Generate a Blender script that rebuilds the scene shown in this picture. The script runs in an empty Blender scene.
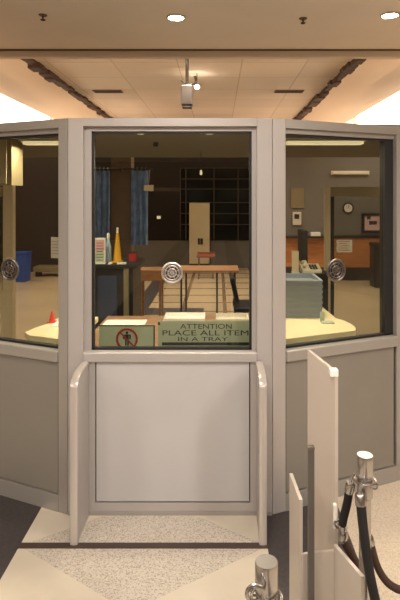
import bpy, bmesh, math, random
from mathutils import Vector, Matrix
random.seed(4)
S = bpy.context.scene
COL = S.collection
# ---------------------------------------------------------------- camera frame
F, PX, PY, EYE = 520.0, 218.0, 197.0, 1.6          # eye 1.6 m up, looking along +Y
def at(px, py, Y):                                  # a point of the place seen at px,py and standing Y metres away
    return Vector(((px-PX)*Y/F, Y, EYE-(py-PY)*Y/F))
def xs(px, Y): return (px-PX)*Y/F
def zs(py, Y): return EYE-(py-PY)*Y/F

# ---------------------------------------------------------------- materials
def srgb(c):
    return tuple(((v/255)/12.92 if v/255 <= .04045 else (((v/255)+.055)/1.055)**2.4) for v in c)+(1,)
def mat(name, c, rough=.5, metal=0, noise=0, nscale=8, bump=0, bscale=200, emit=0, c2=None, coat=0):
    m = bpy.data.materials.new(name); m.use_nodes = True
    N, L = m.node_tree.nodes, m.node_tree.links
    b = N['Principled BSDF']
    b.inputs['Base Color'].default_value = srgb(c)
    b.inputs['Roughness'].default_value = rough
    b.inputs['Metallic'].default_value = metal
    b.inputs['Coat Weight'].default_value = coat
    tc = N.new('ShaderNodeTexCoord')
    if noise or c2:
        n = N.new('ShaderNodeTexNoise'); n.inputs['Scale'].default_value = nscale; n.inputs['Detail'].default_value = 4
        L.new(tc.outputs['Object'], n.inputs['Vector'])
        r = N.new('ShaderNodeValToRGB')
        k = noise or .5
        a = srgb(c); d = srgb(c2) if c2 else tuple(v*(1-k) for v in a[:3])+(1,)
        r.color_ramp.elements[0].position = .38; r.color_ramp.elements[1].position = .62
        r.color_ramp.elements[0].color = d; r.color_ramp.elements[1].color = a
        L.new(n.outputs['Fac'], r.inputs['Fac']); L.new(r.outputs['Color'], b.inputs['Base Color'])
    if bump:
        n2 = N.new('ShaderNodeTexNoise'); n2.inputs['Scale'].default_value = bscale
        L.new(tc.outputs['Object'], n2.inputs['Vector'])
        bp = N.new('ShaderNodeBump'); bp.inputs['Strength'].default_value = bump; bp.inputs['Distance'].default_value = .002
        L.new(n2.outputs['Fac'], bp.inputs['Height']); L.new(bp.outputs['Normal'], b.inputs['Normal'])
    if emit:
        b.inputs['Emission Color'].default_value = srgb(c); b.inputs['Emission Strength'].default_value = emit
    return m
def terrazzo(name, base, chip, dark, scale=130, rough=.45):
    m = mat(name, base, rough)
    N, L = m.node_tree.nodes, m.node_tree.links; b = N['Principled BSDF']
    tc = N.new('ShaderNodeTexCoord')
    v = N.new('ShaderNodeTexVoronoi'); v.inputs['Scale'].default_value = scale
    L.new(tc.outputs['Object'], v.inputs['Vector'])
    r = N.new('ShaderNodeValToRGB'); r.color_ramp.interpolation = 'CONSTANT'
    e = r.color_ramp.elements; e[0].color = srgb(dark); e[1].position = .2; e[1].color = srgb(base)
    x = e.new(.62); x.color = srgb(chip)
    sp = N.new('ShaderNodeSeparateColor'); L.new(v.outputs['Color'], sp.inputs[0])
    L.new(sp.outputs[0], r.inputs['Fac']); L.new(r.outputs['Color'], b.inputs['Base Color'])
    return m
def tiles(name, c, line, size, off=(0, 0), rough=.25, width=.03, bump=0):
    m = mat(name, c, rough)
    N, L = m.node_tree.nodes, m.node_tree.links; b = N['Principled BSDF']
    tc = N.new('ShaderNodeTexCoord'); mp = N.new('ShaderNodeMapping')
    mp.inputs['Location'].default_value = (off[0], off[1], 0)
    L.new(tc.outputs['Object'], mp.inputs['Vector'])
    br = N.new('ShaderNodeTexBrick'); br.offset = 0
    br.inputs['Scale'].default_value = 1; br.inputs['Brick Width'].default_value = size; br.inputs['Row Height'].default_value = size
    br.inputs['Mortar Size'].default_value = width; br.inputs['Mortar Smooth'].default_value = .1
    br.inputs['Color1'].default_value = srgb(c); br.inputs['Color2'].default_value = tuple(v*.88 for v in srgb(c)[:3])+(1,)
    br.inputs['Mortar'].default_value = srgb(line)
    L.new(mp.outputs[0], br.inputs['Vector']); L.new(br.outputs['Color'], b.inputs['Base Color'])
    return m
def wood(name, c, d, rough=.4):
    m = mat(name, c, rough)
    N, L = m.node_tree.nodes, m.node_tree.links; b = N['Principled BSDF']
    tc = N.new('ShaderNodeTexCoord'); mp = N.new('ShaderNodeMapping'); mp.inputs['Scale'].default_value = (1, 8, 12)
    n = N.new('ShaderNodeTexNoise'); n.inputs['Scale'].default_value = 4; n.inputs['Detail'].default_value = 6
    r = N.new('ShaderNodeValToRGB'); r.color_ramp.elements[0].color = srgb(d); r.color_ramp.elements[1].color = srgb(c)
    r.color_ramp.elements[0].position = .3; r.color_ramp.elements[1].position = .6
    L.new(tc.outputs['Object'], mp.inputs[0]); L.new(mp.outputs[0], n.inputs['Vector'])
    L.new(n.outputs['Fac'], r.inputs['Fac']); L.new(r.outputs['Color'], b.inputs['Base Color'])
    return m
def glassmat(name, tint, ior=1.5, rough=0.0):
    m = bpy.data.materials.new(name); m.use_nodes = True
    N, L = m.node_tree.nodes, m.node_tree.links; N.clear()
    o = N.new('ShaderNodeOutputMaterial'); t = N.new('ShaderNodeBsdfTransparent'); g = N.new('ShaderNodeBsdfGlossy')
    t.inputs[0].default_value = tint+(1,); g.inputs['Roughness'].default_value = rough
    f = N.new('ShaderNodeFresnel'); f.inputs[0].default_value = ior
    x = N.new('ShaderNodeMixShader'); ge = N.new('ShaderNodeNewGeometry')
    inv = N.new('ShaderNodeMath'); inv.operation = 'SUBTRACT'; inv.inputs[0].default_value = 1; L.new(ge.outputs['Backfacing'], inv.inputs[1])
    mu = N.new('ShaderNodeMath'); mu.operation = 'MULTIPLY'; L.new(f.outputs[0], mu.inputs[0]); L.new(inv.outputs[0], mu.inputs[1])
    L.new(mu.outputs[0], x.inputs[0]); L.new(t.outputs[0], x.inputs[1]); L.new(g.outputs[0], x.inputs[2]); L.new(x.outputs[0], o.inputs[0])
    return m
def acrylic(name, c, trans):
    m = mat(name, c, .25)
    N, L = m.node_tree.nodes, m.node_tree.links; b = N['Principled BSDF']; o = N['Material Output']
    t = N.new('ShaderNodeBsdfTransparent'); tl = N.new('ShaderNodeBsdfTranslucent'); tl.inputs[0].default_value = srgb(c)
    a = N.new('ShaderNodeMixShader'); a.inputs[0].default_value = .35
    x = N.new('ShaderNodeMixShader'); x.inputs[0].default_value = trans
    L.new(b.outputs[0], a.inputs[1]); L.new(tl.outputs[0], a.inputs[2])
    L.new(a.outputs[0], x.inputs[1]); L.new(t.outputs[0], x.inputs[2]); L.new(x.outputs[0], o.inputs[0])
    return m
M = dict(
 frame=mat('painted_aluminium', (178,172,168), .38, .25, bump=.05),
 edge=mat('polished_edge', (184,176,168), .28, .3),
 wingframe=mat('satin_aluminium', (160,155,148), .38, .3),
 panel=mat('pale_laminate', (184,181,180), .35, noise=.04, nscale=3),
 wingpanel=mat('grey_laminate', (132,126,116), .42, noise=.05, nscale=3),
 gasket=mat('black_rubber', (22,20,19), .6),
 groove=mat('shadow_reveal', (70,60,54), .7),
 glass=glassmat('tinted_glass', (.78,.78,.73), 1.55),
 clear=glassmat('clear_glass', (.8,.82,.8), 1.35),
 soffit=mat('painted_soffit', (240,224,208), .85, noise=.03, nscale=2),
 ceil=tiles('ceiling_tiles', (236,222,206), (204,188,170), 1.2, (.3,.2), .9, .012),
 slope=mat('warm_plaster', (226,212,196), .9),
 lip=mat('beam_trim', (222,206,188), .8),
 tray=mat('brown_tray', (88,62,44), .8, noise=.5, nscale=9),
 cream=mat('cream_stone', (204,194,176), .38, noise=.06, nscale=6),
 speck=terrazzo('speckled_terrazzo', (186,177,164), (200,191,178), (158,147,134), 210),
 beige=terrazzo('beige_terrazzo', (204,190,170), (212,200,182), (188,172,152), 240),
 dark=mat('charcoal_floor', (66,60,60), .6, noise=.25, nscale=60),
 tan=tiles('tan_floor_tiles', (206,184,150), (138,108,80), .6, (0,.02), .18, .03),
 plain=mat('polished_tan_floor', (196,174,140), .22, noise=.08, nscale=1.5),
 rust=mat('rust_fabric', (150,84,58), .8),
 post=mat('grey_post', (92,86,80), .45, .3),
 strip=mat('bronze_strip', (78,66,60), .5, .3),
 chrome=mat('chrome', (176,172,168), .27, 1),
 steel=mat('brushed_steel', (120,112,104), .35, .9),
 blackrope=mat('black_velvet', (20,15,13), .85, bump=.3, bscale=300),
 brownrope=mat('brown_velvet', (58,36,26), .7, bump=.3, bscale=300),
 acryl=acrylic('milky_acrylic', (212,202,190), .12),
 acryledge=mat('cut_acrylic_edge', (240,236,226), .2),
 black=mat('black_plastic', (24,23,24), .4),
 navy=mat('navy_panel', (46,58,82), .4),
 yellow=mat('pale_yellow_laminate', (234,220,178), .5, noise=.04, nscale=6),
 woodl=wood('counter_wood', (160,124,94), (128,94,68)),
 orange=wood('orange_wood', (188,126,78), (164,102,58)),
 tablew=wood('table_wood', (186,140,98), (156,112,76)),
 greywall=mat('grey_wall', (112,106,98), .85, noise=.05, nscale=2),
 darkwall=mat('dark_brown_wall', (46,36,30), .7),
 darkglass=mat('dark_window', (16,16,15), .15),
 mullion=mat('bronze_mullion', (78,70,62), .5, .4),
 brown=mat('brown_pillar', (96,78,60), .7, noise=.1),
 blue=mat('blue_cloth', (140,162,192), .8, noise=.3, nscale=10),
 binblue=mat('blue_plastic', (34,72,150), .5),
 olive=mat('olive_metal', (142,128,98), .45, .3),
 beigepost=mat('beige_post', (196,180,148), .5),
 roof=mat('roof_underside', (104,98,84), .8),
 tube=mat('diffuser_lamp', (255,240,200), .5, emit=.22),
 lamp=mat('lamp_lens', (255,238,214), .5, emit=14),
 cove=mat('cove_wall_glow', (255,236,212), .5, emit=2.6),
 white=mat('white_paper', (232,228,218), .7),
 pink=mat('pink_print', (206,160,160), .7),
 green=mat('pale_green_card', (184,196,170), .5),
 signpad=mat('dark_ink', (34,36,34), .6),
 red=mat('red_ink', (170,34,26), .5),
 redcone=mat('red_plastic', (226,60,40), .5),
 traygrey=mat('grey_green_tray', (138,146,154), .45, noise=.06, nscale=12),
 palegreen=mat('pale_tray', (178,190,168), .5),
 ycone=mat('yellow_plastic', (220,164,30), .5),
 lightblue=mat('pale_blue_plastic', (170,196,214), .4),
 phone=mat('ivory_plastic', (206,198,176), .5),
 silver=mat('silver_grille', (186,178,172), .3, .7),
 picture=mat('picture_print', (214,180,184), .6),
 vent=mat('vent_metal', (122,92,66), .7),
 frost=mat('frosted_strip', (210,202,184), .5),
 wallwarm=mat('warm_wall', (150,128,106), .85),
)
# ---------------------------------------------------------------- mesh helpers
def box(bm, a, b, bev=0):
    a, b = Vector(a), Vector(b); lo = Vector(map(min, a, b)); hi = Vector(map(max, a, b))
    r = bmesh.ops.create_cube(bm, size=1)['verts']
    for v in r: v.co = Vector((lo[i]+(v.co[i]+.5)*(hi[i]-lo[i]) for i in range(3)))
    if bev:
        es = {e for v in r for e in v.link_edges}
        bmesh.ops.bevel(bm, geom=list(es), offset=bev, segments=2, affect='EDGES', profile=.5)
    return bm
def nb(): return bmesh.new()
def Bx(a, b, bev=0): return box(nb(), a, b, bev)
def prism(bm, pts, z0, z1):                        # xy outline extruded in z
    lo = [bm.verts.new((p[0], p[1], z0)) for p in pts]; hi = [bm.verts.new((p[0], p[1], z1)) for p in pts]
    n = len(pts)
    bm.faces.new(list(reversed(lo))); bm.faces.new(hi)
    for i in range(n): bm.faces.new((lo[i], lo[(i+1) % n], hi[(i+1) % n], hi[i]))
    bmesh.ops.recalc_face_normals(bm, faces=bm.faces); return bm
def prismx(bm, pts, x0, x1):                       # yz outline extruded in x
    lo = [bm.verts.new((x0, p[0], p[1])) for p in pts]; hi = [bm.verts.new((x1, p[0], p[1])) for p in pts]
    n = len(pts)
    bm.faces.new(list(reversed(lo))); bm.faces.new(hi)
    for i in range(n): bm.faces.new((lo[i], lo[(i+1) % n], hi[(i+1) % n], hi[i]))
    bmesh.ops.recalc_face_normals(bm, faces=bm.faces); return bm
def lathe(bm, c, prof, n=28, axis='Z'):
    rings = []
    for r, h in prof:
        ring = []
        for k in range(n):
            t = 2*math.pi*k/n
            if axis == 'Z': p = (c[0]+r*math.cos(t), c[1]+r*math.sin(t), c[2]+h)
            else: p = (c[0]+r*math.cos(t), c[1]+h, c[2]+r*math.sin(t))
            ring.append(bm.verts.new(p))
        rings.append(ring)
    for a, b in zip(rings, rings[1:]):
        for k in range(n): bm.faces.new((a[k], a[(k+1) % n], b[(k+1) % n], b[k]))
    bm.faces.new(rings[0]); bm.faces.new(rings[-1])
    bmesh.ops.recalc_face_normals(bm, faces=bm.faces); return bm
def spline(pts, n=8):
    P = [Vector(p) for p in pts]; P = [2*P[0]-P[1]]+P+[2*P[-1]-P[-2]]; out = []
    for i in range(1, len(P)-2):
        for k in range(n):
            t = k/n; a, b, c, d = P[i-1], P[i], P[i+1], P[i+2]
            out.append(.5*((2*b)+(c-a)*t+(2*a-5*b+4*c-d)*t*t+(3*b-a-3*c+d)*t**3))
    out.append(P[-2]); return out
def tube(bm, pts, r, n=12, smooth=True):
    P = spline(pts) if smooth and len(pts) > 2 else [Vector(p) for p in pts]
    rings = []; up = Vector((0, 0, 1))
    for i, p in enumerate(P):
        d = (P[min(i+1, len(P)-1)]-P[max(i-1, 0)]).normalized()
        s = d.cross(up); s = s if s.length > .05 else d.cross(Vector((0, 1, 0))); s.normalize(); u = s.cross(d).normalized()
        rr = r[i] if isinstance(r, list) else r
        rings.append([bm.verts.new(p+s*rr*math.cos(2*math.pi*k/n)+u*rr*math.sin(2*math.pi*k/n)) for k in range(n)])
    for a, b in zip(rings, rings[1:]):
        for k in range(n): bm.faces.new((a[k], a[(k+1) % n], b[(k+1) % n], b[k]))
    bm.faces.new(rings[0]); bm.faces.new(rings[-1])
    bmesh.ops.recalc_face_normals(bm, faces=bm.faces); return bm
def torus(bm, c, R, r, axis='Z', n=28, m=10):
    rings = []
    for k in range(n):
        t = 2*math.pi*k/n; ring = []
        for j in range(m):
            q = 2*math.pi*j/m; a = R+r*math.cos(q); h = r*math.sin(q)
            p = {'Z': (a*math.cos(t), a*math.sin(t), h), 'Y': (a*math.cos(t), h, a*math.sin(t)), 'X': (h, a*math.cos(t), a*math.sin(t))}[axis]
            ring.append(bm.verts.new(Vector(c)+Vector(p)))
        rings.append(ring)
    for k in range(n):
        a, b = rings[k], rings[(k+1) % n]
        for j in range(m): bm.faces.new((a[j], a[(j+1) % m], b[(j+1) % m], b[j]))
    bmesh.ops.recalc_face_normals(bm, faces=bm.faces); return bm
def wpos(o):
    v = Vector((0, 0, 0))
    while o: v += o.location; o = o.parent
    return v
def obj(name, bm, m, parent=None, smooth=False, label=None):
    me = bpy.data.meshes.new(name)
    xsv = [v.co for v in bm.verts]
    o0 = Vector(((min(v.x for v in xsv)+max(v.x for v in xsv))/2, (min(v.y for v in xsv)+max(v.y for v in xsv))/2, min(v.z for v in xsv)))
    for v in bm.verts: v.co -= o0
    if smooth:
        for f in bm.faces: f.smooth = len(f.verts) < 5
        for e in bm.edges:
            if len(e.link_faces) == 2 and e.calc_face_angle(0) > .7: e.smooth = False
    bm.to_mesh(me); bm.free(); me.materials.append(m)
    o = bpy.data.objects.new(name, me); COL.objects.link(o)
    if parent: o.parent = parent
    o.location = o0-(wpos(parent) if parent else Vector())
    if label: o['label'] = label
    return o
def tag(o, label, cat, group=None, kind=None):
    o['label'] = label; o['category'] = cat
    if group: o['group'] = group
    if kind: o['kind'] = kind
    return o
def thing(name, loc, label, cat, group=None):
    o = bpy.data.objects.new(name, None); COL.objects.link(o); o.location = loc; o.empty_display_size = .05
    return tag(o, label, cat, group)
def struct(name, bm, m, parent=None):
    o = obj(name, bm, m, parent)
    if not parent: o['kind'] = 'structure'
    return o
def flat(m, o): o.data.materials.append(m)
def quad(bm, pts, mi=0):
    f = bm.faces.new([bm.verts.new(p) for p in pts]); f.material_index = mi; return f
def text_bm(body, w, h, thick=.0006):
    cu = bpy.data.curves.new('lettering', 'FONT'); cu.body = body; cu.align_x = 'CENTER'; cu.extrude = .0003
    t = bpy.data.objects.new('lettering', cu); COL.objects.link(t)
    bpy.context.view_layer.update()
    me = bpy.data.meshes.new_from_object(t.evaluated_get(bpy.context.evaluated_depsgraph_get()))
    bpy.data.objects.remove(t); bpy.data.curves.remove(cu)
    bm = nb(); bm.from_mesh(me); bpy.data.meshes.remove(me)
    X = [v.co.x for v in bm.verts]; Yv = [v.co.y for v in bm.verts]
    sx = w/(max(X)-min(X)); sy = h/(max(Yv)-min(Yv)); cx = (max(X)+min(X))/2; cy = min(Yv)
    for v in bm.verts: v.co = Vector(((v.co.x-cx)*sx, -v.co.z, (v.co.y-cy)*sy))
    return bm
def put(bm, p):
    for v in bm.verts: v.co += Vector(p)
    return bm

# ---------------------------------------------------------------- floor
XL, XR = -.91, .227
YC, HL = 2.384, .38
bm = nb(); z = 0
mi = dict(cream=0, speck=1, dark=2, beige=3, tan=4, plain=5)
def fq(x0, y0, x1, y1, k): quad(bm, [(x0,y0,0),(x1,y0,0),(x1,y1,0),(x0,y1,0)], mi[k])
Y0, Y1 = -14, 4.9
fq(-7, Y0, -1.45, Y1, 'beige'); fq(-1.45, Y0, XL, Y1, 'dark'); fq(XR, Y0, .62, Y1, 'dark'); fq(.62, Y0, 6, Y1, 'beige')
xm = (XL+XR)/2
yy = YC-HL*2*int((YC-Y0)/(2*HL))
fq(XL, Y0, XR, yy-HL, 'cream')
while yy+HL < Y1-.3:
    A, B, Cc, D = (XL, yy, 0), (xm, yy-HL, 0), (XR, yy, 0), (xm, yy+HL, 0)
    quad(bm, [A, B, Cc, D], mi['speck'])
    quad(bm, [(XL, yy-HL, 0), B, A], mi['cream']); quad(bm, [B, (XR, yy-HL, 0), Cc], mi['cream'])
    quad(bm, [A, D, (XL, yy+HL, 0)], mi['cream']); quad(bm, [D, Cc, (XR, yy+HL, 0)], mi['cream'])
    yy += 2*HL
fq(XL, yy-HL, XR, Y1, 'cream')
fq(-7, Y1, -1.25, 13, 'plain'); fq(-1.25, Y1, -1.0, 13, 'dark'); fq(-1.0, Y1, .75, 7.05, 'tan'); fq(.75, Y1, 6, 13, 'plain'); fq(-1.0, 7.05, -.2, 7.5, 'dark'); fq(-.2, 7.05, .75, 7.5, 'tan'); fq(-1.0, 7.5, .75, 13, 'tan')
bmesh.ops.recalc_face_normals(bm, faces=bm.faces)
for f in bm.faces:
    if f.normal.z < 0: f.normal_flip()
fl = struct('floor', bm, M['cream'])
for k in ('speck', 'dark', 'beige', 'tan', 'plain'): flat(M[k], fl)
struct('trim_1', Bx((XL, 2.366, 0), (XR+.003, 2.402, .004)), M['strip'])

# ---------------------------------------------------------------- ceilings and shell
CZ, CY = 2.9, 4.6
struct('ceiling', Bx((-7, -14, CZ), (6, CY, CZ+.25)), M['soffit'])
struct('trim_2', Bx((-7, CY-.012, CZ-.062), (6, CY+.06, CZ)), M['lip'])
struct('trim_3', Bx((-7, CY-.03, CZ-.012), (6, CY-.012, CZ)), M['vent'])
HZ = 4.1
struct('ceiling_high', Bx((-3.54, CY+.02, HZ), (2.63, 17.5, HZ+.1)), M['ceil'])
struct('ceiling_bulkhead', Bx((-7, CY, CZ+.25), (6, CY+.06, HZ+1)), M['soffit'])
b = nb(); quad(b, [(-3.54, CY+.06, HZ), (-3.54, 17.5, HZ), (-4.85, 17.5, 3.9), (-4.85, CY+.06, 3.9)])
bmesh.ops.solidify(b, geom=b.faces[:], thickness=.04); struct('ceiling_slope', b, M['slope'])
b = nb(); quad(b, [(2.63, CY+.06, HZ), (2.63, 17.5, HZ), (3.95, 17.5, 3.9), (3.95, CY+.06, 3.9)])
bmesh.ops.solidify(b, geom=b.faces[:], thickness=.04); struct('ceiling_slope', b, M['slope'])
struct('wall_left', Bx((-7.1, -14, 0), (-7, 17.5, 5)), M['wallwarm'])
struct('wall_right', Bx((6, -14, 0), (6.1, 17.5, 5)), M['wallwarm'])
struct('wall_rear', Bx((-7, -14.1, 0), (6, -14, 3.1)), M['darkwall'])
struct('wall_back', Bx((-7, 13, 0), (6, 13.1, 2.6)), M['darkwall'])
struct('wall_upper', Bx((-7, 17.5, 2.6), (6, 17.6, 5)), M['slope'])
struct('ceiling_far', Bx((-7, 13, 2.6), (6, 17.5, 2.7)), M['slope'])
struct('roof_cap', Bx((-7, CY, 5), (6, 17.6, 5.1)), M['slope'])
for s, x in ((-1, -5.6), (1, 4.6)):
    t = thing('cove_glow', (x, 11, 3.3), 'glowing white panel in place of the cove-lit wall along the %s side of the high ceiling' % ('left' if s < 0 else 'right'), 'light')
    obj('diffuser', Bx((x, 5.0, 3.3), (x+s*.05, 17.3, 4.35)), M['cove'], t)  # emissive strip gives the glow of a wall lit from the cove
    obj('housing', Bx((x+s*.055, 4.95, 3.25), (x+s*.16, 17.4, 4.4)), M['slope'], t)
# brown ragged cable trays along ceiling edges
for s, x in ((-1, -3.54), (1, 2.63)):
    b = nb(); y = CY+.2
    while y < 17.2:
        w = random.uniform(.05, .11); box(b, (x-w-s*.13, y, HZ-random.uniform(.05, .13)), (x+w-s*.13, y+.32, HZ-.002)); y += .3
    o = obj('cable_tray', b, M['tray']); tag(o, 'dark brown ragged cable run along the %s edge of the high ceiling' % ('left' if s < 0 else 'right'), 'cable tray')
# vents on the high ceiling
for pxc, lab in ((108, 'left of the hanging unit'), (289, 'right of the hanging unit')):
    Y = F*2.5/(PY-91); x = xs(pxc, Y)
    t = thing('ceiling_vent', (x, Y, HZ-.03), 'slim dark slotted vent on the high ceiling '+lab, 'vent')
    obj('frame', Bx((x-.34, Y-.14, HZ-.02), (x+.34, Y+.14, HZ-.001)), M['vent'], t)
    b = nb()
    for k in range(5): box(b, (x-.31, Y-.12+k*.05, HZ-.03), (x+.31, Y-.10+k*.05, HZ-.02))
    obj('slat', b, M['groove'], t)
# hanging unit
Y = 9.0; x = xs(187, Y)
t = thing('hanging_speaker', (x, Y, zs(106, Y)), 'grey box unit hanging on a pole from the high ceiling', 'speaker')
obj('pole', lathe(nb(), (x, Y, zs(84, Y)), [(.03, 0), (.03, HZ-zs(84, Y)-.001)]), M['steel'], t)
obj('body', Bx((x-.1, Y-.12, zs(106, Y)), (x+.1, Y+.12, zs(86, Y)), .02), M['steel'], t)
obj('bracket', tube(nb(), [(x-.1, Y, zs(80, Y)), (x, Y, zs(84, Y)), (x+.14, Y, zs(83, Y)), (x+.14, Y, zs(76, Y))], .02, 8), M['steel'], t)
obj('foot', Bx((x-.08, Y-.1, zs(108, Y)), (x+.08, Y+.1, zs(106, Y))), M['groove'], t)
Yb = 10.5; xb = xs(197, Yb)
t = thing('ceiling_lamp', (xb, Yb, zs(89, Yb)), 'small bright lamp hanging beside the grey box unit under the high ceiling', 'light')
obj('bulb', lathe(nb(), (xb, Yb, zs(89, Yb)), [(.02, 0), (.05, .02), (.05, .06), (.02, .08)]), M['lamp'], t)
obj('stem', lathe(nb(), (xb, Yb, zs(89, Yb)+.08), [(.01, 0), (.01, HZ-zs(89, Yb)-.081)], 8), M['steel'], t)
# soffit downlights + sprinklers
def downlight(x, y, label, z=CZ, power=60, R=.054, group=None):
    t = thing('downlight', (x, y, z-.008), label, 'light', group)
    obj('trim_ring', torus(nb(), (x, y, z-.004), R+.008, .008), M['frost'], t, True)
    obj('lens', lathe(nb(), (x, y, z-.006), [(R, 0), (R, .005)]), M['lamp'], t)
    l = bpy.data.lights.new('downlight_beam', 'SPOT'); l.energy = power*.82; l.spot_size = math.radians(168); l.spot_blend = .5
    l.shadow_soft_size = .2; l.color = (1, .92, .84)
    o = bpy.data.objects.new('downlight_beam', l); COL.objects.link(o); o.location = (0, 0, -.03); o.parent = t
downlight(xs(176, 3.755), 3.755, 'round recessed downlight in the low ceiling above the middle window', power=35)
downlight(xs(390, 3.71), 3.71, 'round recessed downlight in the low ceiling near the right edge', power=35)
G = 'recessed downlights behind the viewer'
for x, y, p in ((-2.6, .6, 26), (-.26, 1.0, 66), (2.1, .9, 62)):  # out-of-view downlights added to light the booth front and floor
    downlight(x, y, 'unseen round downlight added in the low ceiling to light the booth front', power=p, group=G)
for x, y in ((-1.9, -1.2), (1.25, -1.2), (-3.6, 0.0), (3.2, 0.0)):  # more unseen downlights, added for softer light on the booth
    downlight(x, y, 'unseen round downlight added in the low ceiling to light the booth front', power=62 if x > 0 else 50, group=G)
for y in (-1.6, -5.3, -8.0, -10.9):
    downlight(-.3, y, 'unseen round downlight added in the low ceiling to light the booth front', power=45, group=G)
for px_, py_, Y, side in ((43, 15, 3.71, 'left'), (303, 18, 3.78, 'right')):
    x = xs(px_, Y); t = thing('sprinkler', (x, Y, CZ-.04), 'small brown sprinkler head on the low ceiling, the %s one' % side, 'sprinkler')
    obj('escutcheon', lathe(nb(), (x, Y, CZ-.008), [(.026, 0), (.03, .007)]), M['vent'], t)
    obj('head', lathe(nb(), (x, Y, CZ-.04), [(.016, 0), (.018, .006), (.006, .01), (.006, .032)]), M['tray'], t)
# unseen lamps added to light the far hall, hidden above the low ceiling
for (x, y, p) in ((-2.8, 7.2, 90), (1.4, 6.2, 70), (-.4, 8.4, 85), (2.9, 8.4, 90)):
    t = thing('added_hall_light', (x, y, HZ-.03), 'unseen round light added on the ceiling of the far hall', 'light', 'unseen ceiling lights added to the far hall')
    l = bpy.data.lights.new('added_hall_beam', 'SPOT'); l.energy = p; l.spot_size = math.radians(110); l.spot_blend = .6; l.shadow_soft_size = .1; l.color = (1, .90, .80)
    o = bpy.data.objects.new('added_hall_beam', l); COL.objects.link(o); o.location = (0, 0, -.03); o.parent = t
    obj('lens', lathe(nb(), (x, y, HZ-.025), [(.06, 0), (.06, .02)]), M['lamp'], t)

# ---------------------------------------------------------------- booth
BY = 2.616
ANG = math.radians(23); CA, SA = math.cos(ANG), math.sin(ANG)
cxL, cxR = -.7546, .2717                          # outer edges of the middle bay
TOP, HB, GT, GB, SL, PB = 1.997, 1.957, 1.935, .820, .770, .062
booth = thing('security_booth', ((cxL+cxR)/2, BY+1, 0), 'faceted grey metal security booth with tinted windows and low white panels', 'booth')
def wing(side):
    """local frame: u along the wing from the corner, w inwards, z up"""
    if side == 'R': return lambda u, w, z: Vector((cxR+u*CA-w*SA, BY+u*SA+w*CA, z))
    return lambda u, w, z: Vector((cxL-u*CA+w*SA, BY+u*SA+w*CA, z))
def middle(u, w, z): return Vector((cxL+u, BY+w, z))
def wbox(fr, u0, u1, w0, w1, z0, z1, bm=None, bev=0):
    bm = bm or nb(); r = Bx((u0, w0, z0), (u1, w1, z1), bev)
    for v in r.verts: v.co = fr(*v.co)
    me = bpy.data.meshes.new('t'); r.to_mesh(me); bm.from_mesh(me); bpy.data.meshes.remove(me); r.free()
    bmesh.ops.recalc_face_normals(bm, faces=bm.faces); return bm
# --- middle bay
Wd = cxR-cxL; pw = .076
def P(n, bm, m, par=booth, label=None): return obj(n, bm, m, par, False, label)
P('post', wbox(middle, 0, pw, 0, .09, 0, TOP, bev=.003), M['frame']); P('post', wbox(middle, Wd-pw, Wd, 0, .09, 0, TOP, bev=.003), M['frame'])
P('header', wbox(middle, pw, Wd-pw, 0, .09, HB, TOP), M['frame'])
gl, gr = -.644-cxL, .172-cxL                   # glass extent in u
wf = wbox(middle, pw, gl, .03, .085, GB-.06, HB); wbox(middle, gr, Wd-pw, .03, .085, GB-.06, HB, wf)
wbox(middle, gl, gr, .03, .085, GT, HB, wf)
wfo = P('window_frame', wf, M['frame'])
P('sill', wbox(middle, pw, Wd-pw, -.012, .09, SL, GB, bev=.006), M['frame'])
g = nb()
for a in ((gl, gl+.012, GB, GT), (gr-.012, gr, GB, GT), (gl, gr, GB, GB+.012), (gl, gr, GT-.01, GT)):
    wbox(middle, a[0], a[1], .036, .06, a[2], a[3], g)
P('gasket', g, M['gasket'], wfo)
P('window_glass', wbox(middle, gl+.005, gr-.005, .045, .051, GB+.005, GT-.005), M['glass'])
gl2, gr2 = -.619-cxL, .163-cxL
lf = wbox(middle, pw, gl2, .004, .085, 0, SL); wbox(middle, gr2, Wd-pw, .004, .085, 0, SL, lf); wbox(middle, gl2, gr2, .004, .085, 0, PB-.004, lf)
P('panel_frame', lf, M['frame'])
P('reveal', wbox(middle, gl2, gr2, .02, .025, PB-.004, SL), M['groove'])
P('lower_panel', wbox(middle, gl2+.006, gr2-.006, .006, .02, PB+.004, SL), M['panel'], label='off-white lower panel')
P('kick_plate', wbox(middle, 0, Wd, -.004, .004, 0, .018), M['wingframe'])
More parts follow.
